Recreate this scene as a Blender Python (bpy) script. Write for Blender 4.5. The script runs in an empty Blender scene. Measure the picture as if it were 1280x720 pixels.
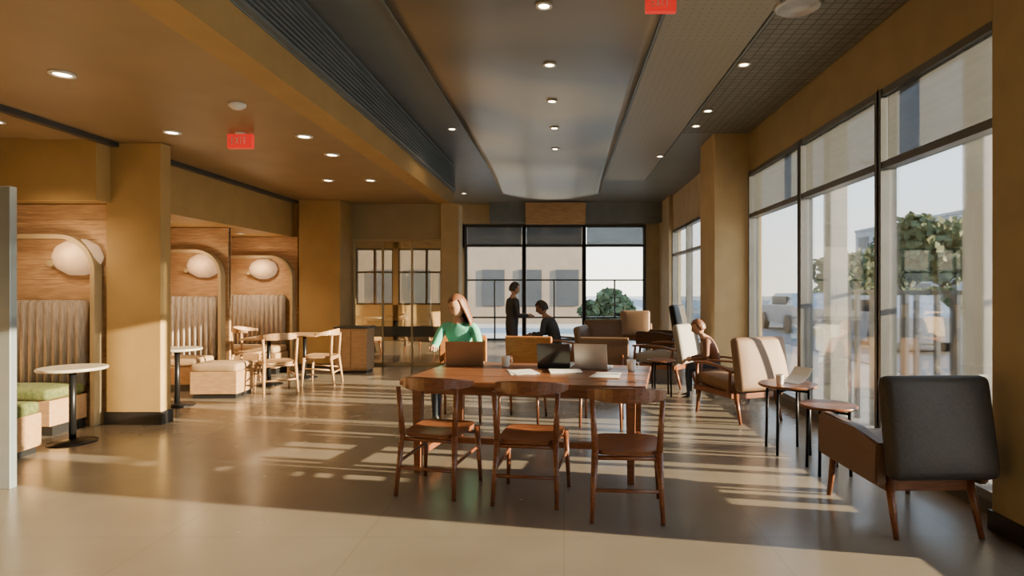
import bpy, bmesh, math, random
from mathutils import Vector, Matrix, Euler
random.seed(7)
scene = bpy.context.scene
COL = scene.collection
PI = math.pi

# ------------------------------------------------------------ materials
def mat(name, color, rough=0.5, metal=0.0, kind='noise', c2=None, scale=5.0, stretch=(1,1,1), bump=0.0, emit=0.0, spec=0.5, bdist=.01):
    m = bpy.data.materials.new(name); m.use_nodes = True
    nt = m.node_tree; b = nt.nodes['Principled BSDF']
    b.inputs['Roughness'].default_value = rough
    b.inputs['Metallic'].default_value = metal
    b.inputs['Specular IOR Level'].default_value = spec
    if emit:
        b.inputs['Emission Color'].default_value = (*color, 1)
        b.inputs['Emission Strength'].default_value = emit
    if c2 is None: c2 = tuple(c*0.88 for c in color)
    tc = nt.nodes.new('ShaderNodeTexCoord'); mp = nt.nodes.new('ShaderNodeMapping')
    mp.inputs['Scale'].default_value = stretch
    nt.links.new(tc.outputs['Object'], mp.inputs['Vector'])
    if kind in ('noise','wood'):
        t = nt.nodes.new('ShaderNodeTexNoise'); t.inputs['Scale'].default_value = scale
        t.inputs['Detail'].default_value = 6 if bdist <= .01 else 0; fac = t.outputs['Fac']
        if kind == 'wood': t.inputs['Distortion'].default_value = 0.6
    elif kind == 'voronoi':
        t = nt.nodes.new('ShaderNodeTexVoronoi'); t.inputs['Scale'].default_value = scale; fac = t.outputs['Distance']
        t.inputs['Randomness'].default_value = 0.0
    elif kind == 'brick':
        t = nt.nodes.new('ShaderNodeTexBrick'); t.inputs['Scale'].default_value = scale
        t.offset = 0.0; t.inputs['Mortar Size'].default_value = 0.03
        t.inputs['Brick Width'].default_value = 0.5; t.inputs['Row Height'].default_value = 0.5
        t.inputs['Color1'].default_value = (0,0,0,1); t.inputs['Color2'].default_value = (.25,.25,.25,1)
        t.inputs['Mortar'].default_value = (1,1,1,1); fac = t.outputs['Color']
    nt.links.new(mp.outputs['Vector'], t.inputs['Vector'])
    cr = nt.nodes.new('ShaderNodeValToRGB')
    lo, hi = (0.35, 0.65) if kind in ('noise','wood') else (0.0, 1.0)
    if kind == 'voronoi': lo, hi = 0.30, 0.38
    cr.color_ramp.elements[0].position = lo; cr.color_ramp.elements[1].position = hi
    cr.color_ramp.elements[0].color = (*color, 1); cr.color_ramp.elements[1].color = (*c2, 1)
    nt.links.new(fac, cr.inputs['Fac']); nt.links.new(cr.outputs['Color'], b.inputs['Base Color'])
    if bump:
        bp = nt.nodes.new('ShaderNodeBump'); bp.inputs['Strength'].default_value = bump
        bp.inputs['Distance'].default_value = bdist
        nt.links.new(fac, bp.inputs['Height']); nt.links.new(bp.outputs['Normal'], b.inputs['Normal'])
    return m

def glass_mat(name, tint=(0.93,0.96,0.97), refl=0.10):
    m = bpy.data.materials.new(name); m.use_nodes = True
    nt = m.node_tree; nt.nodes.clear()
    o = nt.nodes.new('ShaderNodeOutputMaterial'); mix = nt.nodes.new('ShaderNodeMixShader')
    t = nt.nodes.new('ShaderNodeBsdfTransparent'); g = nt.nodes.new('ShaderNodeBsdfGlossy')
    t.inputs['Color'].default_value = (*tint, 1); g.inputs['Roughness'].default_value = 0.02
    fr = nt.nodes.new('ShaderNodeFresnel'); fr.inputs['IOR'].default_value = 1.45
    ad = nt.nodes.new('ShaderNodeMath'); ad.operation = 'MULTIPLY'; ad.inputs[1].default_value = refl*10
    nt.links.new(fr.outputs[0], ad.inputs[0]); ad.use_clamp = True
    nt.links.new(ad.outputs[0], mix.inputs[0]); nt.links.new(t.outputs[0], mix.inputs[1]); nt.links.new(g.outputs[0], mix.inputs[2])
    nt.links.new(mix.outputs[0], o.inputs[0]); return m

def shade_mat(name):
    m = bpy.data.materials.new(name); m.use_nodes = True
    nt = m.node_tree; nt.nodes.clear()
    o = nt.nodes.new('ShaderNodeOutputMaterial'); mix = nt.nodes.new('ShaderNodeMixShader'); mix.inputs[0].default_value = 0.58
    t = nt.nodes.new('ShaderNodeBsdfTransparent'); t.inputs['Color'].default_value = (.5,.53,.56,1)
    mx2 = nt.nodes.new('ShaderNodeMixShader'); mx2.inputs[0].default_value = .4
    d = nt.nodes.new('ShaderNodeBsdfDiffuse'); tr = nt.nodes.new('ShaderNodeBsdfTranslucent')
    tc = nt.nodes.new('ShaderNodeTexCoord'); mp = nt.nodes.new('ShaderNodeMapping'); mp.inputs['Scale'].default_value = (1,1.5,12); mp.inputs['Rotation'].default_value = (.35,0,0)
    n = nt.nodes.new('ShaderNodeTexNoise'); n.inputs['Scale'].default_value = 2
    cr = nt.nodes.new('ShaderNodeValToRGB'); cr.color_ramp.elements[0].color = (.14,.14,.135,1); cr.color_ramp.elements[1].color = (.20,.195,.18,1)
    nt.links.new(tc.outputs['Object'], mp.inputs[0]); nt.links.new(mp.outputs[0], n.inputs['Vector']); nt.links.new(n.outputs['Fac'], cr.inputs[0])
    nt.links.new(cr.outputs[0], d.inputs[0]); nt.links.new(cr.outputs[0], tr.inputs[0])
    nt.links.new(d.outputs[0], mx2.inputs[1]); nt.links.new(tr.outputs[0], mx2.inputs[2])
    nt.links.new(t.outputs[0], mix.inputs[1]); nt.links.new(mx2.outputs[0], mix.inputs[2]); nt.links.new(mix.outputs[0], o.inputs[0])
    return m

def floor_mat():
    m = bpy.data.materials.new('polished_concrete'); m.use_nodes = True
    nt = m.node_tree; b = nt.nodes['Principled BSDF']
    tc = nt.nodes.new('ShaderNodeTexCoord')
    n1 = nt.nodes.new('ShaderNodeTexNoise'); n1.inputs['Scale'].default_value = 0.7; n1.inputs['Detail'].default_value = 4
    n2 = nt.nodes.new('ShaderNodeTexNoise'); n2.inputs['Scale'].default_value = 2.2; n2.inputs['Detail'].default_value = 3
    br = nt.nodes.new('ShaderNodeTexBrick'); br.offset = 0; br.inputs['Scale'].default_value = 1
    br.inputs['Brick Width'].default_value = 1.2; br.inputs['Row Height'].default_value = 1.2; br.inputs['Mortar Size'].default_value = 0.004
    br.inputs['Color1'].default_value = (1,1,1,1); br.inputs['Color2'].default_value = (.95,.95,.95,1); br.inputs['Mortar'].default_value = (.82,.82,.82,1)
    for n in (n1, n2, br): nt.links.new(tc.outputs['Object'], n.inputs['Vector'])
    cr = nt.nodes.new('ShaderNodeValToRGB')
    cr.color_ramp.elements[0].position = .3; cr.color_ramp.elements[1].position = .7
    cr.color_ramp.elements[0].color = (.155,.132,.104,1); cr.color_ramp.elements[1].color = (.215,.187,.148,1)
    mx = nt.nodes.new('ShaderNodeMix'); mx.data_type = 'RGBA'; mx.blend_type = 'MULTIPLY'; mx.inputs['Factor'].default_value = 1
    nt.links.new(n1.outputs['Fac'], cr.inputs[0]); nt.links.new(cr.outputs[0], mx.inputs[6]); nt.links.new(br.outputs['Color'], mx.inputs[7])
    nt.links.new(mx.outputs[2], b.inputs['Base Color'])
    mr = nt.nodes.new('ShaderNodeMapRange'); mr.inputs['To Min'].default_value = .17; mr.inputs['To Max'].default_value = .32
    nt.links.new(n2.outputs['Fac'], mr.inputs[0]); nt.links.new(mr.outputs[0], b.inputs['Roughness'])
    b.inputs['Specular IOR Level'].default_value = .6
    return m

M = {}
M['floor'] = floor_mat()
M['ochre'] = mat('ochre_plaster', (.38,.245,.088), .65, scale=3, bump=.05)
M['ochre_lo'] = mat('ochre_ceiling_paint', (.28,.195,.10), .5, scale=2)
M['tan'] = mat('tan_plaster', (.43,.33,.18), .7, scale=3, bump=.05)
M['olive'] = mat('olive_plaster', (.30,.245,.14), .65, scale=3, bump=.05)
M['cream'] = mat('cream_plaster', (.50,.41,.27), .7, scale=3)
M['black'] = mat('black_base', (.012,.012,.013), .4)
M['darkmetal'] = mat('dark_bronze_metal', (.07,.075,.08), .4, .4)
M['frame'] = mat('grey_aluminium', (.14,.15,.16), .4, .5)
M['louver'] = mat('louver_grey', (.20,.23,.25), .45, .3)
M['dkceil'] = mat('dark_ceiling_paint', (.17,.185,.185), .35, scale=2)
M['bronze'] = mat('bronze_panel', (.46,.37,.24), .30, .75, c2=(.27,.24,.19), scale=.7, bump=.35, bdist=.10)  # two-tone clouding paints patches of warm reflected light into the bronze
M['perf'] = mat('perforated_metal', (.05,.05,.048), .45, .2, kind='voronoi', c2=(.30,.285,.24), scale=13)
M['grid'] = mat('grid_tile', (.20,.20,.185), .5, .2, kind='brick', c2=(.06,.06,.06), scale=5)
M['wood_wall'] = mat('oak_slat', (.56,.36,.19), .5, kind='wood', c2=(.38,.23,.115), scale=3, stretch=(1.5,1.5,14), bump=.1)
M['wood'] = mat('walnut', (.20,.07,.028), .32, kind='wood', c2=(.11,.038,.016), scale=4, stretch=(2,18,18))
M['woodtop'] = mat('tabletop_walnut', (.24,.095,.04), .28, kind='wood', c2=(.15,.058,.024), scale=3, stretch=(1.5,16,2))
M['woodlt'] = mat('light_oak', (.40,.245,.12), .45, kind='wood', c2=(.30,.175,.085), scale=4, stretch=(2,12,12))
M['woodorange'] = mat('cherry_veneer', (.40,.16,.05), .4, kind='wood', c2=(.30,.115,.035), scale=4, stretch=(2,12,12))
M['dark_fabric'] = mat('charcoal_leather', (.030,.026,.023), .5, scale=60, c2=(.04,.036,.032), bump=.1, spec=.3)
M['brown_leather'] = mat('brown_leather', (.13,.072,.04), .45, scale=50, bump=.1)
M['camel'] = mat('camel_leather', (.19,.11,.058), .6, scale=50, bump=.1)
M['tan_fabric'] = mat('tan_upholstery', (.33,.22,.12), .75, scale=70, bump=.15)
M['grey_fabric'] = mat('grey_upholstery', (.30,.285,.26), .85, scale=70, bump=.15)
M['banq'] = mat('banquette_fabric', (.44,.37,.31), .85, kind='wood', c2=(.26,.215,.175), scale=5, stretch=(14,14,1.2), bump=.1)
M['green'] = mat('green_cushion', (.12,.13,.04), .85, kind='wood', c2=(.055,.08,.018), scale=30, bump=.15)
M['steel'] = mat('black_steel', (.02,.02,.022), .35, .7)
M['stone'] = mat('pale_stone_top', (.46,.40,.31), .3, scale=20)
M['white'] = mat('white_ceramic', (.75,.74,.71), .3)
M['paper'] = mat('paper', (.8,.79,.75), .8)
M['silver'] = mat('silver_aluminium', (.6,.6,.6), .35, .6)
M['bronzelap'] = mat('bronze_aluminium', (.30,.20,.12), .35, .5)
M['screen'] = mat('laptop_screen', (.02,.025,.03), .15)
M['red'] = mat('exit_red', (.75,.02,.015), .4, emit=.8, c2=(.7,.018,.014))
M['lampglow'] = mat('lamp_disc_glow', (1,.8,.5), .5, emit=22.0, c2=(1,.78,.48))
M['shell'] = mat('shell_shade', (.66,.46,.27), .6, emit=.55, c2=(.54,.36,.20), scale=8)
M['glass'] = glass_mat('window_glass', refl=.07)
M['pglass'] = glass_mat('partition_glass', tint=(.90,.85,.76), refl=.55)
M['shade'] = shade_mat('roller_shade_fabric')
M['pave'] = mat('pavement', (.33,.31,.28), .85, scale=2, c2=(.26,.25,.23))
M['asphalt'] = mat('asphalt', (.16,.16,.165), .85, scale=8)
M['leaf'] = mat('foliage', (.06,.085,.03), .7, scale=3, c2=(.10,.125,.05))
M['bark'] = mat('bark', (.12,.08,.05), .9, scale=12)
M['bldg'] = mat('facade_stucco', (.22,.17,.12), .8, scale=2)
M['bldg2'] = mat('facade_concrete', (.45,.44,.42), .8, scale=2)
M['bglass'] = mat('facade_glass', (.06,.065,.07), .2, scale=2)
M['skin'] = mat('skin', (.46,.26,.17), .55, scale=9)
M['skin2'] = mat('skin_deep', (.27,.15,.10), .55, scale=9)
M['hairbr'] = mat('brown_hair', (.16,.06,.025), .5, kind='wood', c2=(.08,.03,.012), scale=10, stretch=(6,6,1))
M['hairbk'] = mat('black_hair', (.015,.012,.01), .5, scale=20)
M['teal'] = mat('teal_shirt', (.10,.44,.32), .8, scale=12)
M['navy'] = mat('charcoal_jacket', (.03,.032,.04), .8, scale=12)
M['brownj'] = mat('brown_jacket', (.16,.07,.04), .8, scale=12)
M['jeans'] = mat('dark_jeans', (.035,.045,.07), .85, scale=20)
M['shoe'] = mat('shoe_leather', (.02,.018,.016), .5)
M['eye'] = mat('eye', (.03,.02,.015), .2)
M['lip'] = mat('lip', (.35,.10,.08), .5)
M['carpaint'] = mat('car_paint', (.35,.36,.38), .25, .4)
M['carglass'] = mat('car_glass', (.02,.025,.03), .1)

# ------------------------------------------------------------ helpers
def empty(name, loc=(0,0,0), rz=0.0):
    e = bpy.data.objects.new(name, None); COL.objects.link(e)
    e.location = loc; e.rotation_euler = (0,0,rz); e.empty_display_size = .2
    return e
def finish(name, bm, m, parent=None, smooth=False):
    bmesh.ops.recalc_face_normals(bm, faces=bm.faces)
    me = bpy.data.meshes.new(name); bm.to_mesh(me); bm.free()
    o = bpy.data.objects.new(name, me); COL.objects.link(o)
    me.materials.append(m)
    if smooth:
        for p in me.polygons: p.use_smooth = True
    if parent: o.parent = parent
    return o
def bm_box(bm, x0,x1,y0,y1,z0,z1, mtx=None):
    r = bmesh.ops.create_cube(bm, size=1.0)['verts']
    for v in r:
        v.co = Vector(((x0+x1)/2+v.co.x*(x1-x0), (y0+y1)/2+v.co.y*(y1-y0), (z0+z1)/2+v.co.z*(z1-z0)))
        if mtx: v.co = mtx @ v.co
    return r
def box(name, x0,x1,y0,y1,z0,z1, m, parent=None, bev=0.0, rot=None, seg=2):
    bm = bmesh.new(); bm_box(bm, x0,x1,y0,y1,z0,z1)
    if bev:
        bmesh.ops.bevel(bm, geom=bm.edges[:], offset=bev, segments=seg, affect='EDGES', profile=.5)
    if rot:
        c = Vector(((x0+x1)/2,(y0+y1)/2,(z0+z1)/2)); R = Euler(rot).to_matrix()
        for v in bm.verts: v.co = c + R @ (v.co-c)
    return finish(name, bm, m, parent)
def bm_rod(bm, p0, p1, r0, r1, seg=12):
    p0 = Vector(p0); p1 = Vector(p1); d = p1-p0
    mt = Matrix.Translation((p0+p1)/2) @ d.to_track_quat('Z','Y').to_matrix().to_4x4()
    bmesh.ops.create_cone(bm, cap_ends=True, segments=seg, radius1=r0, radius2=r1, depth=d.length, matrix=mt)
def rod(name, p0, p1, r0, r1, m, parent=None, seg=12):
    bm = bmesh.new(); bm_rod(bm, p0, p1, r0, r1, seg)
    o = finish(name, bm, m, parent)
    for p in o.data.polygons: p.use_smooth = len(p.vertices) == 4
    return o
def lathe(name, prof, m, parent=None, loc=(0,0,0), seg=32):
    bm = bmesh.new(); rings = []
    for r, z in prof:
        rings.append([bm.verts.new((loc[0]+max(r,.0005)*math.cos(2*PI*i/seg), loc[1]+max(r,.0005)*math.sin(2*PI*i/seg), loc[2]+z)) for i in range(seg)])
    for a, b in zip(rings, rings[1:]):
        for i in range(seg): bm.faces.new((a[i], a[(i+1)%seg], b[(i+1)%seg], b[i]))
    bm.faces.new(rings[0]); bm.faces.new(rings[-1])
    o = finish(name, bm, m, parent)
    for p in o.data.polygons: p.use_smooth = len(p.vertices) == 4
    return o
def sweep(name, pts, w, h, m, parent=None, up=(0,0,1), bev=.006, hs=None):
    bm = bmesh.new(); rings = []; up = Vector(up); P = [Vector(p) for p in pts]
    for i, p in enumerate(P):
        t = (P[min(i+1,len(P)-1)]-P[max(i-1,0)]).normalized()
        s = t.cross(up).normalized(); u = s.cross(t).normalized()
        hh = hs[i] if hs else h
        rings.append([bm.verts.new(p+s*a*w/2+u*b*hh/2) for a, b in ((-1,-1),(1,-1),(1,1),(-1,1))])
    for a, b in zip(rings, rings[1:]):
        for i in range(4): bm.faces.new((a[i], a[(i+1)%4], b[(i+1)%4], b[i]))
    bm.faces.new(rings[0]); bm.faces.new(rings[-1])
    o = finish(name, bm, m, parent)
    if bev:
        md = o.modifiers.new('b','BEVEL'); md.width = bev; md.segments = 2; md.limit_method = 'ANGLE'; md.angle_limit = .7
    return o
def cushion(name, w, d, t, m, parent, loc, rot=(0,0,0), r=.035, puff=.02):
    bm = bmesh.new(); bmesh.ops.create_cube(bm, size=1.0)
    for v in bm.verts: v.co = Vector((v.co.x*w, v.co.y*d, v.co.z*t))
    bmesh.ops.bevel(bm, geom=bm.edges[:], offset=min(r, t*.45), segments=3, affect='EDGES', profile=.5)
    bmesh.ops.subdivide_edges(bm, edges=[e for e in bm.edges if e.calc_length() > .15], cuts=4, use_grid_fill=True)
    for v in bm.verts:
        k = max(0, 1-(2*v.co.x/w)**2)*max(0, 1-(2*v.co.y/d)**2)
        if abs(v.co.z) > t*.45: v.co.z += math.copysign(puff*k, v.co.z)
    R = Euler(rot).to_matrix()
    for v in bm.verts: v.co = Vector(loc)+R @ v.co
    return finish(name, bm, m, parent, smooth=True)

# ------------------------------------------------------------ room dims
XR = 2.8; XF = -2.15; ZC = 3.85; ZL = 3.08; YB = 17.0; YN = -4.0; XL = -6.2; YM = 11.5
box('floor', XL-.2, XR+.25, YN, YB+.2, -.1, 0, M['floor'])
box('ceiling', XF-.25, XR+.25, YN, YM, ZC, ZC+.15, M['dkceil'])
box('ceiling.001', XL-.2, XR+.25, YM, YB+.2, ZC, ZC+.15, M['dkceil'])
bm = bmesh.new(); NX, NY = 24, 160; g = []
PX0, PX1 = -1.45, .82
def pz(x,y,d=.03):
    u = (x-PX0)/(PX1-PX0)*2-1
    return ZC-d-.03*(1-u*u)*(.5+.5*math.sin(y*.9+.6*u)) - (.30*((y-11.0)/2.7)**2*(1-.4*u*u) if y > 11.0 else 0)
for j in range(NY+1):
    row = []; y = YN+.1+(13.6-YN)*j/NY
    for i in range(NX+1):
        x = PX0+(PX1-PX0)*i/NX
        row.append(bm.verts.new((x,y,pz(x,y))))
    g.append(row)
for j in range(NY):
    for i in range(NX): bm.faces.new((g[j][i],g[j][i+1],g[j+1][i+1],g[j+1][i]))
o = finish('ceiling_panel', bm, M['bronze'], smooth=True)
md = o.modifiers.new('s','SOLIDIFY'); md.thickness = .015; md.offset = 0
box('ceiling_panel.001', .86, 1.75, YN+.1, 13.0, ZC-.03, ZC, M['perf'])
box('ceiling_panel.002', 1.79, XR-.02, YN+.1, 9.05, ZC-.03, ZC, M['grid'])
bm = bmesh.new()
for x in (-1.46,.84,1.77): bm_box(bm, x-.010, x+.010, YN+.1, 13, ZC-.045, ZC-.031)
finish('trim_1', bm, M['louver'])
box('ceiling.002', XL-.2, XF-.25, YN, YM, ZL, ZL+.15, M['ochre_lo'])
box('wall_fascia', XF-.25, XF, YN, YM+.2, ZL, ZC, M['ochre'])
bm = bmesh.new()
bm_box(bm, XF, XF+.012, YN, YM+.2, 3.34, ZC)
for i in range(8):
    z = 3.42+i*.044
    bm_box(bm, XF+.012, XF+.05, YN, YM+.1, z-.009, z+.009)
bm_box(bm, XF, XF+.06, YN, YM+.1, 3.35, 3.38); bm_box(bm, XF, XF+.06, YN, YM+.1, 3.785, 3.81)
finish('trim_2', bm, M['louver'])
box('wall_left', XL-.2, XL, YN, YB+.2, 0, ZC, M['ochre'])
box('wall_rear', XL-.2, XR+.25, YN-.2, YN, 0, ZC, M['tan'])
box('wall_right', XR, XR+.2, YN, 9.1, 3.24, ZC, M['olive'])
box('wall_right_sill', XR, XR+.2, YN, 9.1, 0, .10, M['darkmetal'])
box('pillar', 2.65, 3.1, 3.3, 3.72, 0, ZC, M['olive'], bev=.01)
box('baseboard_pillar', 2.635, 2.7, 3.285, 3.735, 0, .12, M['black'])
box('pillar.001', 2.28, 3.0, 9.1, 10.05, 0, ZC, M['tan'], bev=.01)
box('baseboard_pillar.001', 2.265, 2.99, 9.085, 10.065, 0, .12, M['black'])
bm = bmesh.new()
bm_box(bm, XR, XR+.2, 10.05, YB, 2.95, ZC); bm_box(bm, XR, XR+.2, 10.05, YB, 0, .3)
bm_box(bm, XR, XR+.2, 10.05, 11.9, 0, ZC); bm_box(bm, XR-.1, XR+.2, 15.4, YB+.2, 0, ZC)
finish('wall_right_far', bm, M['cream'])
def window_unit(name, y0, y1):
    e = empty(name, (XR, y0, 0)); L = y1-y0
    bm = bmesh.new()
    for ya in (0, L): bm_box(bm, -.02, .12, ya-.035, ya+.035, .1, 3.24)
    for z in (.1, 2.54, 3.18): bm_box(bm, -.01, .11, 0, L, z, z+.06)
    finish('frame', bm, M['frame'], e)
    box('pane', .06, .068, .03, L-.03, .14, 3.2, M['glass'], e)
    box('roller_shade', .035, .04, .05, L-.05, 2.56, 3.2, M['shade'], e)
    rod('shade_bar', (.038,.05,2.61), (.038,L-.05,2.61), .012, .012, M['frame'], e)
ys = [-4,-2.2,-.4,1.4,3.3]
for i in range(4): window_unit('window_%d'%(i+1), ys[i]+.04, ys[i+1]-.04)
ys2 = [3.76, 5.32, 7.1, 9.06]
for i in range(3): window_unit('window_%d'%(i+5), ys2[i]+.02, ys2[i+1]-.02)
def back_window(name, x0, x1):
    e = empty(name, (x0, YB, 0)); L = x1-x0
    bm = bmesh.new()
    for a in (0, L): bm_box(bm, a-.04, a+.04, -.03, .12, 0, 3.27)
    for z in (0, .62, 1.68, 2.64, 3.2): bm_box(bm, 0, L, -.02, .1, z, z+(.08 if z>2.5 else .045))
    bm_box(bm, L/2-.02, L/2+.02, -.02, .1, 0, 1.7)
    finish('frame', bm, M['darkmetal'], e)
    box('pane', .03, L-.03, .05, .058, .05, 3.22, M['glass'], e)
    box('roller_shade', .05, L-.05, -.04, -.035, 2.70, 3.2, M['shade'], e)
xb = [-2.8, -1.13, .57, 2.3]
for i in range(3): back_window('window_%d'%(i+8), xb[i]+.02, xb[i+1]-.02)
e = empty('window_11', (XR, 11.9, 0)); bm = bmesh.new()
for ya in (0, 1.75, 3.5): bm_box(bm, -.02, .12, ya-.04, ya+.04, .3, 2.95)
for z in (.3, 2.3, 2.9): bm_box(bm, -.01, .11, 0, 3.5, z, z+.06)
finish('frame', bm, M['frame'], e); box('pane', .06, .068, .03, 3.47, .3, 2.95, M['glass'], e)
bm = bmesh.new()
bm_box(bm, XL, 3.0, YB, YB+.2, 3.28, ZC)
bm_box(bm, XL, -5.9, YB, YB+.2, 0, 3.28); bm_box(bm, -4.85, -4.7, YB, YB+.2, 0, 3.28); bm_box(bm, -3.1, -2.82, YB, YB+.2, 0, 3.28)
bm_box(bm, -5.9, -2.82, YB, YB+.2, 0, 1.0); bm_box(bm, -5.9, -2.82, YB, YB+.2, 2.6, 3.28)
bm_box(bm, 2.32, 3.0, YB, YB+.2, 0, 3.28)
finish('wall_back', bm, M['cream'])
for nm,xa,xc in (('window_12',-5.9,-4.85),('window_13',-4.7,-3.1)):
    e = empty(nm, (xa, YB, 1.0)); L = xc-xa; bm = bmesh.new()
    for a in (0, L/2, L): bm_box(bm, a-.03, a+.03, .02, .12, 0, 1.6)
    for z in (0,.9,1.55): bm_box(bm, 0, L, .02, .12, z, z+.05)
    finish('frame', bm, M['darkmetal'], e); box('pane', .0, L, .07,.078, 0, 1.6, M['glass'], e)
box('trim_3', XF+.1, 2.7, YB-.5, YB-.02, 3.3, ZC, M['louver'])
box('wall_panel_wood', -1.05, .6, YB-.6, YB-.53, 3.22, 3.82, M['wood_wall'])
box('wall_mid', XL, -4.8, 11.0, 11.2, 0, ZL, M['ochre'])
box('pillar.002', -4.8, -4.05, 10.85, YM+.1, 0, ZL, M['ochre'], bev=.01)
box('baseboard_pillar.002', -4.81, -4.04, 10.835, YM, 0, .12, M['black'])
box('pillar.003', -2.32, -1.98, 11.3, 11.7, 0, ZL, M['tan'], bev=.01)
box('wall_mid_header', -4.05, -2.32, 11.4, 11.6, 2.42, ZL+.02, M['olive'])
box('wall_mid_upper', XL, XF-.25, YM, YM+.12, ZL+.15, ZC, M['tan'])
e = empty('glass_partition', (-4.05, 11.5, 0)); bm = bmesh.new()
for a in (.03, .58, 1.14, 1.70): bm_box(bm, a-.015, a+.015, -.03, .03, 0, 2.42)
for z in (.0, 2.37): bm_box(bm, .0, 1.72, -.03, .03, z, z+.05)
finish('frame', bm, M['tan'], e); box('pane', .03, 1.7, -.005, .005, .05, 2.37, M['pglass'], e)
box('manifestation_band', .03, 1.7, -.01, -.006, .55, .75, M['shade'], e)
box('pillar.004', -5.0, -4.4, 6.55, 6.72, 0, ZL, M['ochre'], bev=.01)
box('baseboard_pillar.004', -5.01, -4.385, 6.535, 6.735, 0, .14, M['black'])
box('wall_bulkhead', XL, -4.95, 6.35, 11.0, 2.42, ZL, M['ochre'])
box('trim_4', -4.94, -4.86, 1.0, 11.0, ZL-.05, ZL, M['darkmetal'])
box('trim_5', -5.6, -4.94, 1.0, 6.3, ZL-.03, ZL, M['ochre_lo'])

# ------------------------------------------------------------ booths
def booth(yp, x0, x1, seatdepth=.55, green=False, so=.12, ss=.85):
    e = empty('banquette_booth', (0, yp, 0))
    bm = bmesh.new(); z = 1.2
    while z < 2.36:
        bm_box(bm, x0, x1, .0, .06, z, z+.053); z += .055
    bm_box(bm, x0, x1, .03, .08, 0, 2.42)
    finish('slat_wall', bm, M['wood_wall'], e)
    w = x1-x0; r = .38; zt = 2.05; pts = [(x0+.02, -.07, zt)]
    pts += [(x1-r-.06+r*math.sin(a), -.07, zt-r+r*math.cos(a)) for a in [i*PI/2/10 for i in range(11)]]
    pts.append((x1-.06, -.07, .0))
    sweep('arch_frame', pts, .05, .12, M['tan'], e, up=(0,1,0))
    bm = bmesh.new(); n = int((w-.14)/.085)
    for i in range(n):
        xa = x0+.02+i*.085
        bm_box(bm, xa, xa+.083, -.13, -.0, .42, 1.36)
    bmesh.ops.bevel(bm, geom=bm.edges[:], offset=.02, segments=2, affect='EDGES')
    finish('channel_back', bm, M['banq'], e, smooth=True)
    box('bench_base', x0+.02, x1-.11, -seatdepth-.05, -.13, .1, .36, M['woodlt'], e, bev=.01)
    box('bench_plinth', x0+.02, x1-.13, -seatdepth-.0, -.13, 0, .1, M['black'], e)
    cushion('seat_cushion', w-.15, seatdepth-.06, .11, M['green'] if green else M['tan_fabric'], e, ((x0+x1)/2-.045, -.13-seatdepth/2+.02, .42))
    bm = bmesh.new(); cx = (x0+x1)/2+so; S = 40; rings = []
    for j in range(13):
        a = j/12*PI/2; rr = math.cos(a); row = []
        for i in range(S):
            t = 2*PI*i/S; k = 1+.02*math.cos(10*t)*rr
            row.append(bm.verts.new((cx+.30*ss*rr*k*math.cos(t), -.02-.13*math.sin(a), 1.83+.22*ss*rr*k*math.sin(t))))
        rings.append(row)
    for a, b in zip(rings, rings[1:]):
        for i in range(S): bm.faces.new((a[i], a[(i+1)%S], b[(i+1)%S], b[i]))
    bm.faces.new(rings[0]); bmesh.ops.remove_doubles(bm, verts=bm.verts, dist=.0005)
    finish('shell_sconce_shade', bm, M['shell'], e, smooth=True)
    rod('sconce_mount', (cx-.28*ss,-.0,1.76), (cx-.28*ss,-.09,1.76), .05, .035, M['tan'], e)
    l = bpy.data.lights.new('sconce_bulb','POINT'); l.energy = 7; l.color = (1,.68,.38); l.shadow_soft_size = .05
    o = bpy.data.objects.new('sconce_bulb', l); COL.objects.link(o); o.parent = e; o.location = (cx, -.35, 1.9)
    return e
booth(6.6, -6.16, -5.03, green=True, so=.27, ss=.92)
booth(9.2, -6.16, -5.15, so=.15)
booth(10.9, -6.16, -4.84, so=.05)
box('wall_panel_wood.001', XL, XL+.03, 3.0, 10.95, .0, 2.42, M['wood_wall'])

def bench(loc, rz, w, d, topm):
    e = empty('upholstered_bench', loc, rz)
    box('body', -w/2, w/2, -d/2, d/2, .06, .36, M['woodlt'], e, bev=.012)
    box('plinth', -w/2+.03, w/2-.03, -d/2+.03, d/2-.03, 0, .06, M['black'], e)
    cushion('seat_cushion', w-.01, d-.01, .11, topm, e, (0,0,.41))
bench((-5.05, 5.2, 0), .1, .62, .5, M['green'])
bench((-4.72, 8.3, 0), .05, .62, .5, M['tan_fabric'])
def cafe_table(loc, r=.3, h=.73, top='stone', square=False, name='pedestal_table'):
    e = empty(name, loc)
    if square: box('top', -r, r, -r, r, h-.03, h, M[top], e, bev=.006)
    else: lathe('top', [(r-.01,h-.03),(r,h-.022),(r,h-.006),(r-.01,h)], M[top], e)
    rod('stem', (0,0,.02), (0,0,h-.03), .03, .03, M['steel'], e)
    lathe('foot', [(.2,0),(.2,.012),(.05,.03),(.03,.04)], M['steel'], e)
cafe_table((-4.75, 5.8, 0), .28)
cafe_table((-4.9, 7.6, 0), .28)
cafe_table((-4.55, 9.25, 0), .3, square=True, top='woodlt', name='square_cafe_table')
cafe_table((-4.3, 9.95, 0), .3, square=True, top='woodlt', name='square_cafe_table')
e = empty('glass_screen', (-4.15, 4.48, 0))
box('post', -.05, .04, -.03, .03, 0, 2.25, M['louver'], e, bev=.005)
box('pane', -1.2, -.03, -.005, .005, .1, 2.2, M['glass'], e)
box('rail', -1.2, -.03, -.02, .02, 0, .1, M['frame'], e)
e = empty('sideboard', (-3.7, 10.62, 0))
box('body', -.28, .28, -.2, .2, .05, .78, M['woodlt'], e, bev=.008)
box('top', -.3, .3, -.21, .21, .78, .81, M['darkmetal'], e)
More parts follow.
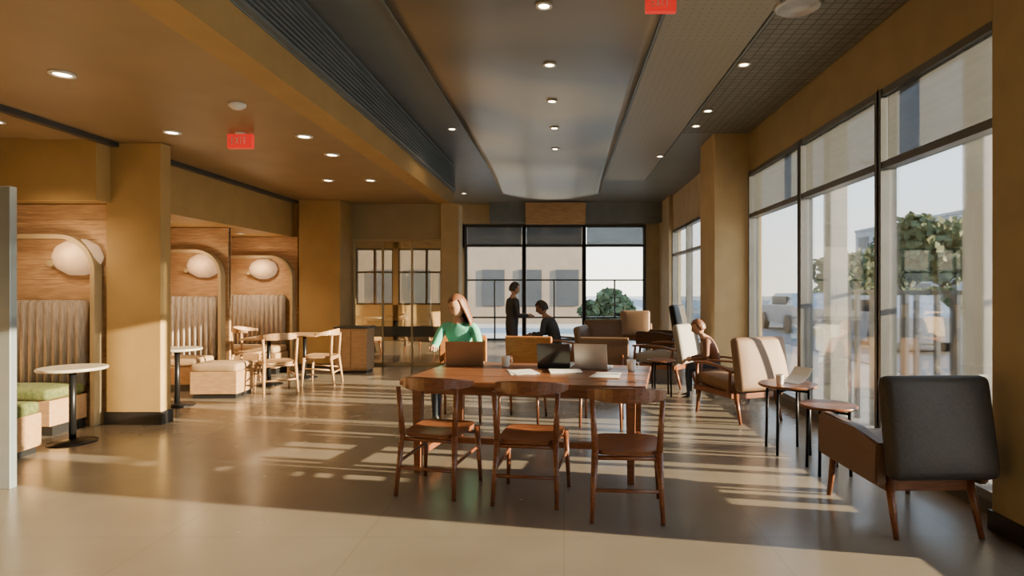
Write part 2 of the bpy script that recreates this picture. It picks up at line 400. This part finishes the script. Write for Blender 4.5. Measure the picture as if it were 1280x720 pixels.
for k in (-1,1): box('door_%d'%k, k*.14-.13, k*.14+.13, -.215, -.2, .09, .75, M['woodlt'], e, bev=.004)
box('plinth', -.26, .26, -.18, .18, 0, .05, M['black'], e)

# ------------------------------------------------------------ dining chair
def dining_chair(loc, rz, wood='wood', name='dining_chair', s=1.0):
    e = empty(name, loc, rz); e.scale = (s,s,s); W = M[wood]
    bm = bmesh.new(); N = 12; top = []; bot = []
    for j in range(N+1):
        for i in range(N+1):
            u = i/N*2-1; v = j/N*2-1
            hw = .225-.01*(1-v)
            k = (abs(u)**5+abs(v)**5)**.2 if (u or v) else 1
            m_ = max(abs(u), abs(v)); f = m_/k if k else 1
            x = u*f*hw; y = v*f*.215
            z = .455-.015*(1-u*u)*(1-v*v)+.006*v
            top.append(bm.verts.new((x,y,z))); bot.append(bm.verts.new((x*.96,y*.96,.42)))
    idx = lambda i,j: j*(N+1)+i
    for j in range(N):
        for i in range(N):
            bm.faces.new((top[idx(i,j)],top[idx(i+1,j)],top[idx(i+1,j+1)],top[idx(i,j+1)]))
            bm.faces.new((bot[idx(i,j)],bot[idx(i,j+1)],bot[idx(i+1,j+1)],bot[idx(i+1,j)]))
    for i in range(N):
        for a,b in ((idx(i,0),idx(i+1,0)),(idx(i,N),idx(i+1,N)),(idx(0,i),idx(0,i+1)),(idx(N,i),idx(N,i+1))):
            bm.faces.new((top[a],top[b],bot[b],bot[a]))
    finish('seat', bm, W, e)
    for k,sx in enumerate((-1,1)):
        rod('leg_front_%d'%(k+1), (sx*.215,.20,.43), (sx*.235,.225,0), .022, .014, W, e)
        rod('leg_rear_%d'%(k+1), (sx*.205,-.19,.45), (sx*.225,-.25,0), .023, .015, W, e)
        rod('back_post_%d'%(k+1), (sx*.205,-.19,.43), (sx*.225,-.215,.78), .023, .016, W, e)
        rod('side_stretcher_%d'%(k+1), (sx*.222,.205,.27), (sx*.213,-.215,.24), .012, .012, W, e, 8)
    rod('rear_stretcher', (-.213,-.225,.20), (.213,-.225,.20), .012, .012, W, e, 8)
    rod('front_rail', (-.215,.2,.38), (.215,.2,.38), .012, .012, W, e, 8)
    rod('rear_rail', (-.205,-.19,.40), (.205,-.19,.40), .015, .015, W, e, 8)
    pts = []; hs = []
    for i in range(21):
        a = math.radians(-105+210*i/20)
        pts.append((.255*math.sin(a), -.02-.225*math.cos(a), .79+.02*math.cos(a))); c = max(0,math.cos(a))
        hs.append(.04+.06*c)
    sweep('backrest', pts, .022, .09, W, e, hs=hs, bev=.006)
    return e
dining_chair((-.93, 4.50, 0), math.radians(-14))
dining_chair((-.23, 4.33, 0), math.radians(-9))
dining_chair((.42, 4.05, 0), math.radians(-4))
dining_chair((-4.1, 8.55, 0), math.radians(40), 'woodlt')
dining_chair((-5.15, 9.85, 0), math.radians(-80), 'woodlt')
dining_chair((-3.75, 9.3, 0), math.radians(95), 'woodlt')

# ------------------------------------------------------------ communal table
TR = math.radians(-10)
T = empty('communal_table', (-.25, 5.22, 0), TR)
TW, TD = .98, .60
box('top', -TW, TW, -TD, TD, .715, .76, M['woodtop'], T, bev=.008)
bm = bmesh.new()
for y in (-.3, 0, .3): bm_box(bm, -TW+.01, TW-.01, y-.002, y+.002, .7595, .7608)
finish('plank_seams', bm, M['black'], T)
for i,(a,b) in enumerate(((-1,-1),(1,-1),(1,1),(-1,1))):
    bm = bmesh.new(); r = bmesh.ops.create_cube(bm, size=1)['verts']
    for v in r:
        k = .075 if v.co.z > 0 else .05
        v.co = Vector((a*(TW-.12)+v.co.x*k, b*(TD-.10)+v.co.y*k, .3575+v.co.z*.715))
    finish('leg_%d'%(i+1), bm, M['wood'], T)
for b in (-1,1): box('apron_%d'%b, -TW+.12, TW-.12, b*(TD-.1)-.012, b*(TD-.1)+.012, .64, .715, M['wood'], T)
for a in (-1,1): box('end_apron_%d'%a, a*(TW-.12)-.012, a*(TW-.12)+.012, -TD+.1, TD-.1, .64, .715, M['wood'], T)
box('centre_stretcher', -TW+.12, TW-.12, -.03, .03, .12, .17, M['wood'], T)
for a in (-1,1): box('end_stretcher_%d'%a, a*(TW-.12)-.02, a*(TW-.12)+.02, -TD+.1, TD-.1, .12, .17, M['wood'], T)
RT = Matrix.Translation((-.25,5.22,0)) @ Matrix.Rotation(TR,4,'Z')
def on_table(x,y,z=.761): return RT @ Vector((x,y,z))
def laptop(x, y, rz, m, w=.34, tilt=12):
    e = empty('laptop', on_table(x,y), rz)
    box('base', -w/2, w/2, -.12, .12, .0, .014, M[m], e, bev=.003)
    box('keyboard', -w/2+.02, w/2-.02, -.05, .08, .014, .0155, M['screen'], e)
    t = math.radians(tilt); R = Matrix.Translation((0,-.12,.012)) @ Matrix.Rotation(t,4,'X')
    bm = bmesh.new(); bm_box(bm, -w/2, w/2, -.008, 0, 0, .225, R); finish('lid', bm, M[m], e)
    bm = bmesh.new(); bm_box(bm, -w/2+.01, w/2-.01, 0, .0015, .01, .215, R); finish('display', bm, M['screen'], e)
laptop(-.78, .42, TR+.25, 'bronzelap', .35)
laptop(.12, .36, TR, 'screen', .30)
laptop(.47, .38, TR-.1, 'silver', .30)
def paper(x,y,rz,w=.21,h=.29):
    e = empty('paper_sheets', on_table(x,y), rz)
    box('sheet_1', -w/2,w/2,-h/2,h/2,0,.003,M['paper'],e); box('sheet_2', -w/2+.02,w/2+.02,-h/2-.01,h/2-.01,.0031,.005,M['paper'],e,rot=(0,0,.15))
paper(-.12,-.02,.2); paper(.62,-.08,-.3)
def cup(loc, s=1.0):
    e = empty('coffee_cup', loc)
    lathe('cup', [(.028*s,0),(.033*s,.01),(.041*s,.09*s),(.043*s,.10*s),(.039*s,.10*s),(.034*s,.03*s)], M['white'], e)
    sweep('handle', [(.04*s+.025*s*math.sin(a), 0, .055*s+.025*s*math.cos(a)) for a in [i*PI/8 for i in range(9)]], .008, .008, M['white'], e, up=(0,1,0), bev=.002)
cup(on_table(.82,.2)); cup(on_table(-.35,.3))
e = empty('open_book', on_table(.25,.08), .1)
for k in (-1,1): box('page_block_%d'%k, min(0,k*.14), max(0,k*.14), -.1,.1,.0,.012, M['paper'], e, bev=.003)
def side_chair(loc, rz, back):
    e = empty('upholstered_chair', loc, rz)
    for k in (-1,1):
        rod('leg_front_%d'%k, (k*.21,.2,.42), (k*.22,.22,0), .02, .013, M['wood'], e)
        rod('leg_rear_%d'%k, (k*.2,-.2,.42), (k*.21,-.27,0), .02, .013, M['wood'], e)
        rod('back_post_%d'%k, (k*.2,-.2,.40), (k*.21,-.28,.74), .018, .014, M['wood'], e)
    box('seat_frame', -.23,.23,-.22,.23,.38,.42,M['wood'],e,bev=.006)
    cushion('seat_cushion', .46,.44,.07,M['brown_leather'],e,(0,0,.455))
    box('back_panel', -.28,.28,-.30,-.26,.60,.93,M[back],e,bev=.015,rot=(math.radians(-8),0,0))
side_chair((-.46, 6.75, 0), PI+TR, 'woodorange')
side_chair((-1.17, 6.85, 0), PI+.1, 'woodorange')
side_chair((.42, 6.6, 0), PI-.15, 'brown_leather')

# ------------------------------------------------------------ armchairs
def armchair(loc, rz, back, side, seat, wood='wood', open_arm=False, W=.34, bh=.93, name='armchair', s=1.0):
    e = empty(name, loc, rz); e.scale = (s,s,s)
    w = W
    for k in (-1,1):
        rod('leg_front_%d'%k, (k*(w-.05),.34,.32), (k*(w-.03),.38,0), .028, .016, M[wood], e)
        rod('leg_rear_%d'%k, (k*(w-.07),-.30,.34), (k*(w-.06),-.40,0), .028, .016, M[wood], e)
        if open_arm:
            sweep('arm_%d'%k, [(k*w,.36,.60),(k*w,.15,.62),(k*w,-.1,.61),(k*w,-.36,.57)], .055, .03, M[wood], e)
            rod('arm_post_%d'%k, (k*w,.32,.60), (k*w,.35,.28), .018, .02, M[wood], e)
            rod('arm_post_rear_%d'%k, (k*w,-.30,.58), (k*w,-.27,.28), .018, .02, M[wood], e)
            box('side_rail_%d'%k, k*w-.015,k*w+.015,-.34,.38,.28,.34,M[wood],e,bev=.005)
        else:
            bm = bmesh.new()
            prof = [(-.34,.30),(.40,.30),(.42,.36),(.42,.58),(.36,.61),(-.1,.60),(-.36,.56)]
            vs = [[bm.verts.new((k*w+dx, y, z)) for y,z in prof] for dx in (-.035,.035)]
            for i in range(len(prof)):
                j = (i+1)%len(prof); bm.faces.new((vs[0][i],vs[0][j],vs[1][j],vs[1][i]))
            bm.faces.new(vs[0]); bm.faces.new(vs[1])
            bmesh.ops.bevel(bm, geom=bm.edges[:], offset=.014, segments=2, affect='EDGES')
            finish('arm_panel_%d'%k, bm, M[side], e)
    box('seat_rail', -w+.04,w-.04,-.32,.38,.26,.33,M[wood],e,bev=.008)
    cushion('seat_cushion', 2*w-.08, .70, .13, M[seat], e, (0,.04,.395), rot=(math.radians(4),0,0), r=.04)
    cushion('back_cushion', 2*w+.02, bh-.36, .12, M[back], e, (0,-.385,(bh+.36)/2), rot=(math.radians(90-10),0,0), r=.05, puff=.015)
    return e
armchair((2.22, 3.97, 0), math.radians(2), 'dark_fabric', 'brown_leather', 'brown_leather', W=.32, bh=.97)
armchair((2.03, 7.0, 0), math.radians(22), 'camel', 'camel', 'camel', open_arm=True, W=.34, bh=.95)
armchair((1.55, 9.3, 0), math.radians(55), 'grey_fabric', 'grey_fabric', 'grey_fabric', open_arm=True, bh=.95)
armchair((2.0, 12.3, 0), math.radians(60), 'dark_fabric', 'brown_leather', 'brown_leather', bh=1.15)
armchair((.65, 11.2, 0), math.radians(10), 'brown_leather', 'brown_leather', 'brown_leather', open_arm=True, bh=.92)
armchair((1.75, 14.6, 0), math.radians(-10), 'camel', 'camel', 'camel', bh=.95)
armchair((-.05, 10.3, 0), math.radians(75), 'brown_leather', 'brown_leather', 'brown_leather', open_arm=True, bh=.85)
armchair((2.15, 8.2, 0), math.radians(80), 'brown_leather', 'brown_leather', 'brown_leather', open_arm=True, bh=.8, W=.3, s=.85)
armchair((-4.6, 13.6, 0), math.radians(-60), 'tan_fabric', 'tan_fabric', 'tan_fabric', bh=.95)
armchair((-3.2, 13.9, 0), math.radians(70), 'tan_fabric', 'tan_fabric', 'tan_fabric', bh=.95)

def side_table(loc, r, h, top, name='round_side_table'):
    e = empty(name, loc)
    lathe('top', [(r-.012,h-.025),(r,h-.018),(r,h-.004),(r-.008,h)], M[top], e)
    for k in range(4):
        a = PI/4+k*PI/2
        rod('leg_%d'%(k+1), (r*.75*math.cos(a), r*.75*math.sin(a), h-.025), (r*.8*math.cos(a), r*.8*math.sin(a), 0), .013, .013, M['steel'], e)
    for k in range(2):
        a = PI/4+k*PI/2
        rod('brace_%d'%k, (r*.75*math.cos(a), r*.75*math.sin(a), h-.06), (-r*.75*math.cos(a), -r*.75*math.sin(a), h-.06), .01, .01, M['steel'], e, 8)
side_table((2.05, 5.5, 0), .26, .62, 'woodtop')
side_table((2.15, 4.88, 0), .22, .55, 'wood')
side_table((1.35, 8.3, 0), .2, .5, 'wood')
cup((1.95,5.42,.621), .9)
e = empty('newspaper', (2.15,5.55,.621), .5)
sweep('folded_sheet', [(-.10,0,.004),(-.03,0,.02),(.04,0,.06),(.10,0,.13)], .2, .006, M['paper'], e, bev=0)

# ------------------------------------------------------------ ceiling fixtures
def downlight(x, y, z, r=.075, energy=14):
    e = empty('recessed_downlight', (x,y,z))
    lathe('trim_ring', [(r*.75,-.001),(r*1.15,-.001),(r*1.15,-.012),(r*.8,-.014),(r*.75,-.004)], M['white'], e)
    lathe('lamp_disc', [(r*.76,-.003),(r*.76,-.006)], M['lampglow'], e)
    if energy:
        l = bpy.data.lights.new('bulb','SPOT'); l.energy = energy*1.8; l.color = (1,.72,.42); l.spot_size = math.radians(120); l.spot_blend = .7; l.shadow_soft_size = .06
        o = bpy.data.objects.new('bulb', l); COL.objects.link(o); o.parent = e; o.location = (0,0,-.03)
def at(px, py, z):
    Y = (z-1.5)*750/(359-py); return (px-705)/750*Y, Y
for px,py,en in ((78,92,50),(415,193,40),(463,225,30),(410,225,30),(300,240,30),(215,165,0),(380,170,0)):
    x,y = at(px,py,ZL); downlight(x,y,ZL,energy=en)
for px,py in ((680,8),(687,81),(690,125),(693,158),(694,185),(565,165)):
    x,y = at(px,py,ZC-.05); downlight(x,y,(pz(x,y,.04) if x > PX0 else ZC),r=.06,energy=14)
for px,py in ((930,80),(870,157),(885,138),(825,195)):
    x,y = at(px,py,ZC-.03); downlight(x,y,ZC-.03,energy=8,r=.06)
for (x,y,z) in ((-4.3,2.2,ZL),(-5.3,5.6,ZL-.03),(-5.5,8.3,2.42),(-5.5,10.2,2.42),(-4,13.8,ZC),(-.5,14.5,ZC),(-2.5,15,ZC)):  # the back-room ones are added to brighten the space behind the partition
    downlight(x,y,z,r=.06,energy=60)
e = empty('ceiling_diffuser', (1.93, 4.95, ZC-.03))
lathe('disc', [(.03,-.03),(.09,-.012),(.10,-.03),(.15,-.01),(.16,-.026),(.2,0)], M['silver'], e)
def exit_sign(loc, s=.72):
    e = empty('exit_sign', loc); e.scale = (s,s,s); w = .30
    box('housing', -w/2,w/2,-.03,.03,-.19,-.02,M['red'],e,bev=.006)
    bm = bmesh.new(); x = -.095; o_ = .11
    def bar(x0,x1,z0,z1): bm_box(bm, x0,x1,-.037,-.03,z0+o_,z1+o_)
    bar(x,x+.008,-.25,-.17)
    for z in (-.25,-.214,-.178): bar(x,x+.03,z,z+.008)
    x += .05
    for s_ in (-1,1):
        R = Matrix.Translation((x+.015,-.034,-.21+o_)) @ Matrix.Rotation(s_*.4,4,'Y'); bm_box(bm,-.004,.004,-.003,.003,-.042,.042,R)
    x += .055; bar(x,x+.008,-.25,-.17)
    x += .03; bar(x,x+.035,-.178,-.17); bar(x+.014,x+.022,-.25,-.17)
    finish('letters', bm, M['white'], e)
    lathe('canopy', [(.06,0),(.06,-.015),(.03,-.022)], M['white'], e)
x,y = at(301,166,ZL); exit_sign((x,y,ZL), .85)
exit_sign((.76, 4.72, ZC-.04), .8)
x,y = at(306,150,ZL)
e = empty('smoke_detector', (x+.2, y-.5, ZL)); lathe('body', [(.07,0),(.07,-.02),(.04,-.045),(.01,-.05)], M['white'], e)

# ------------------------------------------------------------ people
def skin_mesh(name, V, E, R, root, levels=2):
    bm = bmesh.new(); sl = bm.verts.layers.skin.verify()
    vs = []
    for i,(p,r) in enumerate(zip(V,R)):
        v = bm.verts.new(p); v[sl].radius = (r,r); v[sl].use_root = (i in root); vs.append(v)
    for a,b in E: bm.edges.new((vs[a],vs[b]))
    me = bpy.data.meshes.new(name+'_skel'); bm.to_mesh(me); bm.free()
    o = bpy.data.objects.new(name+'_skel', me); COL.objects.link(o)
    s = o.modifiers.new('s','SKIN'); s.use_smooth_shade = True
    sb = o.modifiers.new('u','SUBSURF'); sb.levels = levels; sb.render_levels = levels
    dg = bpy.context.evaluated_depsgraph_get(); dg.update()
    ev = bpy.data.meshes.new_from_object(o.evaluated_get(dg))
    bpy.data.objects.remove(o); return ev
def seg_dist(p,a,b):
    d = b-a; t = max(0,min(1,(p-a).dot(d)/max(d.length_squared,1e-9))); return (p-(a+d*t)).length
def person(name, loc, rz, pose='stand', lean=0, scale=1.0, top='navy', pants='jeans', skin='skin', hair='hairbk', long_hair=False, wrists=None, elbows=None, head_yaw=0, head_pitch=0, female=False):
    e = empty(name, loc, rz); e.scale = (scale,)*3
    if pose == 'stand':
        J = dict(pel=(0,0,.95),spi=(0,.01,1.12),che=(0,0,1.30),nec=(0,-.01,1.46),hb=(0,.005,1.54),
                 sh=(.165,-.01,1.405),el=(.215,-.04,1.12),wr=(.20,.12,.93),hip=(.085,0,.90),kn=(.10,.03,.5),an=(.11,-.02,.10),toe=(.13,.14,.045))
    else:
        J = dict(pel=(0,0,.57),spi=(0,-.01,.72),che=(0,0,.90),nec=(0,.01,1.06),hb=(0,.03,1.14),
                 sh=(.165,0,1.005),el=(.21,.08,.76),wr=(.13,.32,.76),hip=(.09,.04,.545),kn=(.12,.46,.53),an=(.12,.44,.10),toe=(.13,.60,.045))
    J = {k: Vector(v) for k,v in J.items()}
    if wrists: J['wr'] = Vector(wrists)
    if elbows: J['el'] = Vector(elbows)
    if lean:
        R = Matrix.Rotation(-math.radians(lean),3,'X'); c = J['pel'].copy()
        for k in ('spi','che','nec','hb','sh') + (() if wrists else ('el','wr')): J[k] = c+R @ (J[k]-c)
    mir = lambda v: Vector((-v.x,v.y,v.z))
    V=[J['pel'],J['spi'],J['che'],J['nec'],J['hb']]; Rr=[.125,.112 if not female else .10,.128,.056,.05]; E=[(0,1),(1,2),(2,3),(3,4)]
    tags=[((0,1),'t'),((1,2),'t'),((2,3),'t'),((3,4),'s')]
    def add(p,r,par,tag):
        V.append(p); Rr.append(r); i=len(V)-1; E.append((par,i)); tags.append(((par,i),tag)); return i
    ends=[]
    for f in (lambda v:v.copy(), mir):
        s=add(f(J['sh']),.062,2,'t'); el=add(f(J['el']),.045,s,'t'); w=add(f(J['wr']),.029,el,'t'); ends.append((V[el],V[w]))
        h=add(f(J['hip']),.092,0,'p'); k=add(f(J['kn']),.06,h,'p'); a=add(f(J['an']),.042,k,'p'); add(f(J['toe']),.034,a,'f')
    me = skin_mesh(name, V, E, Rr, [0]); me.name = 'body'
    me.materials.clear()
    for m_ in (top,pants,skin,'shoe'): me.materials.append(M[m_])
    mi = {'t':0,'p':1,'s':2,'f':3}
    for p in me.polygons:
        p.use_smooth = True; c = p.center
        best = min(tags, key=lambda t: seg_dist(c, V[t[0][0]], V[t[0][1]])); ti = mi[best[1]]
        if ti==0 and best[0]==(2,3) and c.z > J['nec'].z-.015: ti = 2
        if ti==0 and best[0]==(0,1) and (c-J['pel']).length < .10: ti = 1
        p.material_index = ti
    bo = bpy.data.objects.new('body', me); COL.objects.link(bo); bo.parent = e
    for n,(a,w) in enumerate(ends):
        d = (w-a).normalized(); side = d.cross(Vector((0,0,1)))
        side = side.normalized() if side.length > .1 else Vector((1,0,0))
        dn = d.cross(side).normalized()
        if dn.z > 0: dn = -dn
        inward = side if side.dot(Vector((-w.x,0,0))) > 0 else -side
        HV=[w-d*.02,w+d*.03,w+d*.075]; HR=[.026,.034,.034]; HE=[(0,1),(1,2)]; roots=[0]
        for off,ln in ((-.030,.062),(-.010,.074),(.010,.078),(.030,.070)):
            b = w+d*.07+inward*off; i=len(HV)
            HV += [b, b+d*ln*.45+dn*.008, b+d*ln*.8+dn*.028, b+d*ln+dn*.045]; HR += [.010,.0095,.009,.008]
            HE += [(i,i+1),(i+1,i+2),(i+2,i+3)]; roots.append(i)
        b = w+d*.025+inward*.022; i=len(HV)
        HV += [b, b+d*.025+inward*.022+dn*.01, b+d*.055+inward*.03+dn*.02]; HR += [.013,.011,.009]; HE += [(i,i+1),(i+1,i+2)]; roots.append(i)
        hm = skin_mesh('hand', HV, HE, HR, roots, 1); hm.materials.clear(); hm.materials.append(M[skin])
        ho = bpy.data.objects.new('hand_%d'%(n+1), hm); COL.objects.link(ho); ho.parent = e
    hc = J['hb']+Vector((0,.02,.085)); RM = Matrix.Translation(hc) @ Euler((math.radians(-head_pitch),0,math.radians(head_yaw))).to_matrix().to_4x4()
    bm = bmesh.new(); bmesh.ops.create_uvsphere(bm, u_segments=32, v_segments=24, radius=1)
    for v in bm.verts:
        x,y,z = v.co
        w_ = .076*(1-.28*max(0,-z)**1.5); yy = y*.096
        if z < -.2 and y < 0: yy *= 1-.35*(-z-.2)
        if y > .5:
            yy += .024*math.exp(-((x/.16)**2+((z+.12)/.22)**2))
            yy -= .010*math.exp(-(((abs(x)-.33)/.2)**2+((z-.08)/.12)**2))
            yy += .012*math.exp(-((x/.3)**2+((z+.75)/.15)**2))
            yy += .005*math.exp(-((x/.3)**2+((z+.42)/.07)**2))
        v.co = RM @ Vector((x*w_, yy, z*.118))
    finish('head', bm, M[skin], e, smooth=True)
    bm = bmesh.new()
    for k in (-1,1): bmesh.ops.create_uvsphere(bm, u_segments=12, v_segments=8, radius=.011, matrix=RM @ Matrix.Translation((k*.027,.081,.010)))
    finish('eyes', bm, M['eye'], e, smooth=True)
    bm = bmesh.new()
    for k in (-1,1): bmesh.ops.create_uvsphere(bm, u_segments=12, v_segments=8, radius=1, matrix=RM @ Matrix.Translation((k*.076,-.005,-.005)) @ Matrix.Diagonal((.010,.018,.030,1)))
    finish('ears', bm, M[skin], e, smooth=True)
    bm = bmesh.new(); bmesh.ops.create_uvsphere(bm, u_segments=12, v_segments=8, radius=1, matrix=RM @ Matrix.Translation((0,.085,-.050)) @ Matrix.Diagonal((.022,.008,.006,1)))
    finish('mouth', bm, M['lip'], e, smooth=True)
    bm = bmesh.new(); bmesh.ops.create_uvsphere(bm, u_segments=40, v_segments=30, radius=1)
    kill = []
    for v in bm.verts:
        x,y,z = v.co
        lim_face = (y > .25 and z < .45 + .15*abs(x))
        lim_low = (z < (-.95 if long_hair else -.55)) or (y > -.05 and z < -.1 and not long_hair)
        if lim_face or lim_low: kill.append(v)
    bmesh.ops.delete(bm, geom=kill, context='VERTS')
    for v in bm.verts:
        x,y,z = v.co; n = 1+.04*math.sin(14*math.atan2(y,x))*(1-z*z)
        X,Y,Z = x*.087*n, y*.108*n-.006, z*.130
        if long_hair and z < 0:
            Z = z*.30; X = x*.087*n*(1+.9*(-z)) if abs(x) > .01 else X
            Y = min(Y, .01)-.02*(-z)
            if z < -.6: X *= 1.1
        v.co = RM @ Vector((X,Y,Z))
    ho = finish('hair', bm, M[hair], e, smooth=True)
    sd = ho.modifiers.new('t','SOLIDIFY'); sd.thickness = .012; sd.offset = -1
    return e
person('woman', (-1.16, 6.74, .02), PI-.12, 'sit', lean=8, scale=1.05, top='teal', hair='hairbr', long_hair=True, female=True,
       wrists=(.17,.40,.80), elbows=(.25,.16,.76), head_yaw=-40, head_pitch=22)
person('man', (-.90, 10.3, 0), math.radians(-60), 'stand', lean=4, scale=.91, top='navy', pants='navy', skin='skin', wrists=(.16,.28,1.12), elbows=(.24,.02,1.12), head_pitch=15)
person('man', (-.1, 10.3, -.06), math.radians(75), 'sit', lean=25, scale=1.04, top='navy', skin='skin2', wrists=(.12,.42,.72), elbows=(.22,.22,.72), head_pitch=25)
person('woman', (2.12, 8.2, -.08), math.radians(80), 'sit', lean=28, scale=.90, top='brownj', skin='skin', hair='hairbr', female=True, wrists=(.10,.42,.66), elbows=(.22,.2,.70), head_pitch=25)

# ------------------------------------------------------------ exterior
box('ground', -60, 80, -60, 110, -.4, -.15, M['pave'])
box('road', 6.5, 10, -60, 110, -.149, -.13, M['asphalt'])
def tree(loc, h, r, n=1500, name='tree'):
    e = empty(name, loc); rnd = random.Random(int(loc[0]*7+loc[1]))
    bm = bmesh.new(); bm_rod(bm, (0,0,0), (0,0,h*.6), .12, .07)
    for k in range(5):
        a = k*1.3; bm_rod(bm, (0,0,h*(.3+.05*k)), (r*.6*math.cos(a), r*.6*math.sin(a), h*(.55+.06*k)), .05, .02, 6)
    finish('trunk', bm, M['bark'], e)
    bm = bmesh.new()
    blobs = [Vector((rnd.uniform(-.5,.5)*r, rnd.uniform(-.5,.5)*r, h*.62+rnd.uniform(-.3,.4)*r)) for _ in range(9)]
    for _ in range(n):
        b = rnd.choice(blobs); d = Vector((rnd.gauss(0,1),rnd.gauss(0,1),rnd.gauss(0,1))).normalized()
        c = b+d*r*.5*rnd.uniform(.6,1.0); s = rnd.uniform(.09,.17)*max(1,r/1.5)
        R = Euler((rnd.uniform(0,6),rnd.uniform(0,6),0)).to_matrix()
        bm.faces.new([bm.verts.new(c+R@Vector(q)*s) for q in ((-1,-.6,0),(0,-.9,0),(1,0,0.2),(0,.9,0))])
    finish('leaves', bm, M['leaf'], e)
tree((12.6,20,-.15), 4.6, 1.6, 2200); tree((15,31,-.15), 3.2, 1.9); tree((12.6,27,-.15), 3.2, 1.5); tree((19,33,-.15), 4.8, 2.4)
tree((1.8,22,-.15), 1.5, .8, name='shrub'); tree((1.0,22.5,-.15), 1.2, .5, 700, name='shrub')
tree((10.9,17.2,-.15), 1.4, .9, name='shrub'); tree((10.9,19.2,-.15), 1.3, .9, name='shrub'); tree((10.9,23,-.15), 1.4, .9, name='shrub'); tree((10.9,26,-.15), 1.4, .9, name='shrub')
def building(name, loc, w, d, h, m, nx, nz):
    e = empty(name, loc)
    box('volume', 0,w,0,d,0,h,m,e)
    bm = bmesh.new()
    for i in range(nx):
        for j in range(nz):
            x0 = w*(i+.2)/nx; z0 = h*(j+.25)/nz; bm_box(bm, x0, x0+w*.6/nx, -.06, .02, z0, z0+h*.5/nz)
            y0 = d*(i+.2)/nx; bm_box(bm, -.06, .02, y0, y0+d*.6/nx, z0, z0+h*.5/nz)
    finish('windows', bm, M['bglass'], e)
    box('parapet', -.1,w+.1,-.1,d+.1,h,h+.25,m,e)
building('building', (-14, 27, -.15), 15.0, 8, 6.5, M['bldg'], 9, 2)
building('building', (34, 40, -.15), 14, 30, 8, M['bldg2'], 8, 3)
def car(loc, rz):
    e = empty('parked_car', loc, rz)
    bm = bmesh.new(); prof = [(-2.1,.3),(2.1,.3),(2.15,.7),(1.9,.85),(1.0,.95),(.5,1.4),(-1.1,1.42),(-1.7,.98),(-2.15,.9)]
    vs = [[bm.verts.new((y, x*(1 if z<1 else .82), z)) for y,z in prof] for x in (-.85,.85)]
    for i in range(len(prof)):
        j=(i+1)%len(prof); bm.faces.new((vs[0][i],vs[0][j],vs[1][j],vs[1][i]))
    bm.faces.new(vs[0]); bm.faces.new(vs[1])
    finish('car_body', bm, M['carpaint'], e)
    bm = bmesh.new()
    for x in (-.83,.83): bm_box(bm, -1.0,.45, x*.98-.03, x*.98+.03, .98,1.3)
    finish('side_windows', bm, M['carglass'], e)
    for i,(y,x) in enumerate(((-1.3,-.85),(1.3,-.85),(-1.3,.85),(1.3,.85))): rod('wheel_%d'%(i+1),(y,x-.1,.33),(y,x+.1,.33),.33,.33,M['black'],e,20)
car((8.8,16.5,-.13), PI/2); car((8.8,22.5,-.13), PI/2)
box('exterior_column', 3.28, 3.5, 4.7, 4.95, -.15, 6, M['bldg2'], bev=.01)
box('exterior_column.001', 3.28, 3.5, 7.4, 7.6, -.15, 6, M['bldg2'], bev=.01)
e = empty('sun_streak_bars', (3.7,0,-.15)); bm = bmesh.new(); yy = 3.0  # bars added outside the glass to split the sun into floor streaks
while yy < 7.9:
    wv = random.choice((.05,.08,.11)); bm_box(bm, -.02,.02, yy, yy+wv, 0, 1.6); yy += wv+random.choice((.14,.20,.30))
bm_box(bm, -.03,.03, 3.0, 7.9, 1.58, 1.62)
finish('streak_slats', bm, M['frame'], e)
e = empty('street_lamp', (14,26,-.15)); rod('pole',(0,0,0),(0,0,7),.1,.06,M['frame'],e); rod('arm',(0,0,6.9),(-1.2,0,7.1),.05,.04,M['frame'],e)

# ------------------------------------------------------------ light
sd = Vector((-1, .19, -math.tan(math.radians(11)))).normalized()
l = bpy.data.lights.new('sun','SUN'); l.energy = 44; l.color = (1,.75,.46); l.angle = math.radians(.5)
o = bpy.data.objects.new('sun', l); COL.objects.link(o); o.rotation_euler = sd.to_track_quat('-Z','Y').to_euler(); o.location = (20,-4,6)
w = bpy.data.worlds.new('sky'); scene.world = w; w.use_nodes = True; nt = w.node_tree; bg = nt.nodes['Background']
tc = nt.nodes.new('ShaderNodeTexCoord'); sp = nt.nodes.new('ShaderNodeSeparateXYZ'); cr = nt.nodes.new('ShaderNodeValToRGB')
cr.color_ramp.elements[0].position = 0.0; cr.color_ramp.elements[0].color = (1,.88,.70,1)
cr.color_ramp.elements[1].position = .5; cr.color_ramp.elements[1].color = (.42,.60,.85,1)
k = cr.color_ramp.elements.new(.14); k.color = (.84,.89,.92,1)
nt.links.new(tc.outputs['Generated'], sp.inputs[0]); nt.links.new(sp.outputs['Z'], cr.inputs[0]); nt.links.new(cr.outputs[0], bg.inputs[0])
bg.inputs[1].default_value = 5.5

# ------------------------------------------------------------ camera
cam = bpy.data.cameras.new('camera'); co = bpy.data.objects.new('camera', cam); COL.objects.link(co)
co.location = (0,0,1.5); co.rotation_euler = (PI/2,0,0); cam.sensor_width = 36; cam.lens = 750/1280*36; cam.shift_x = -65/1280; cam.shift_y = -1/1280
cam.clip_start = .05; cam.clip_end = 500
scene.camera = co
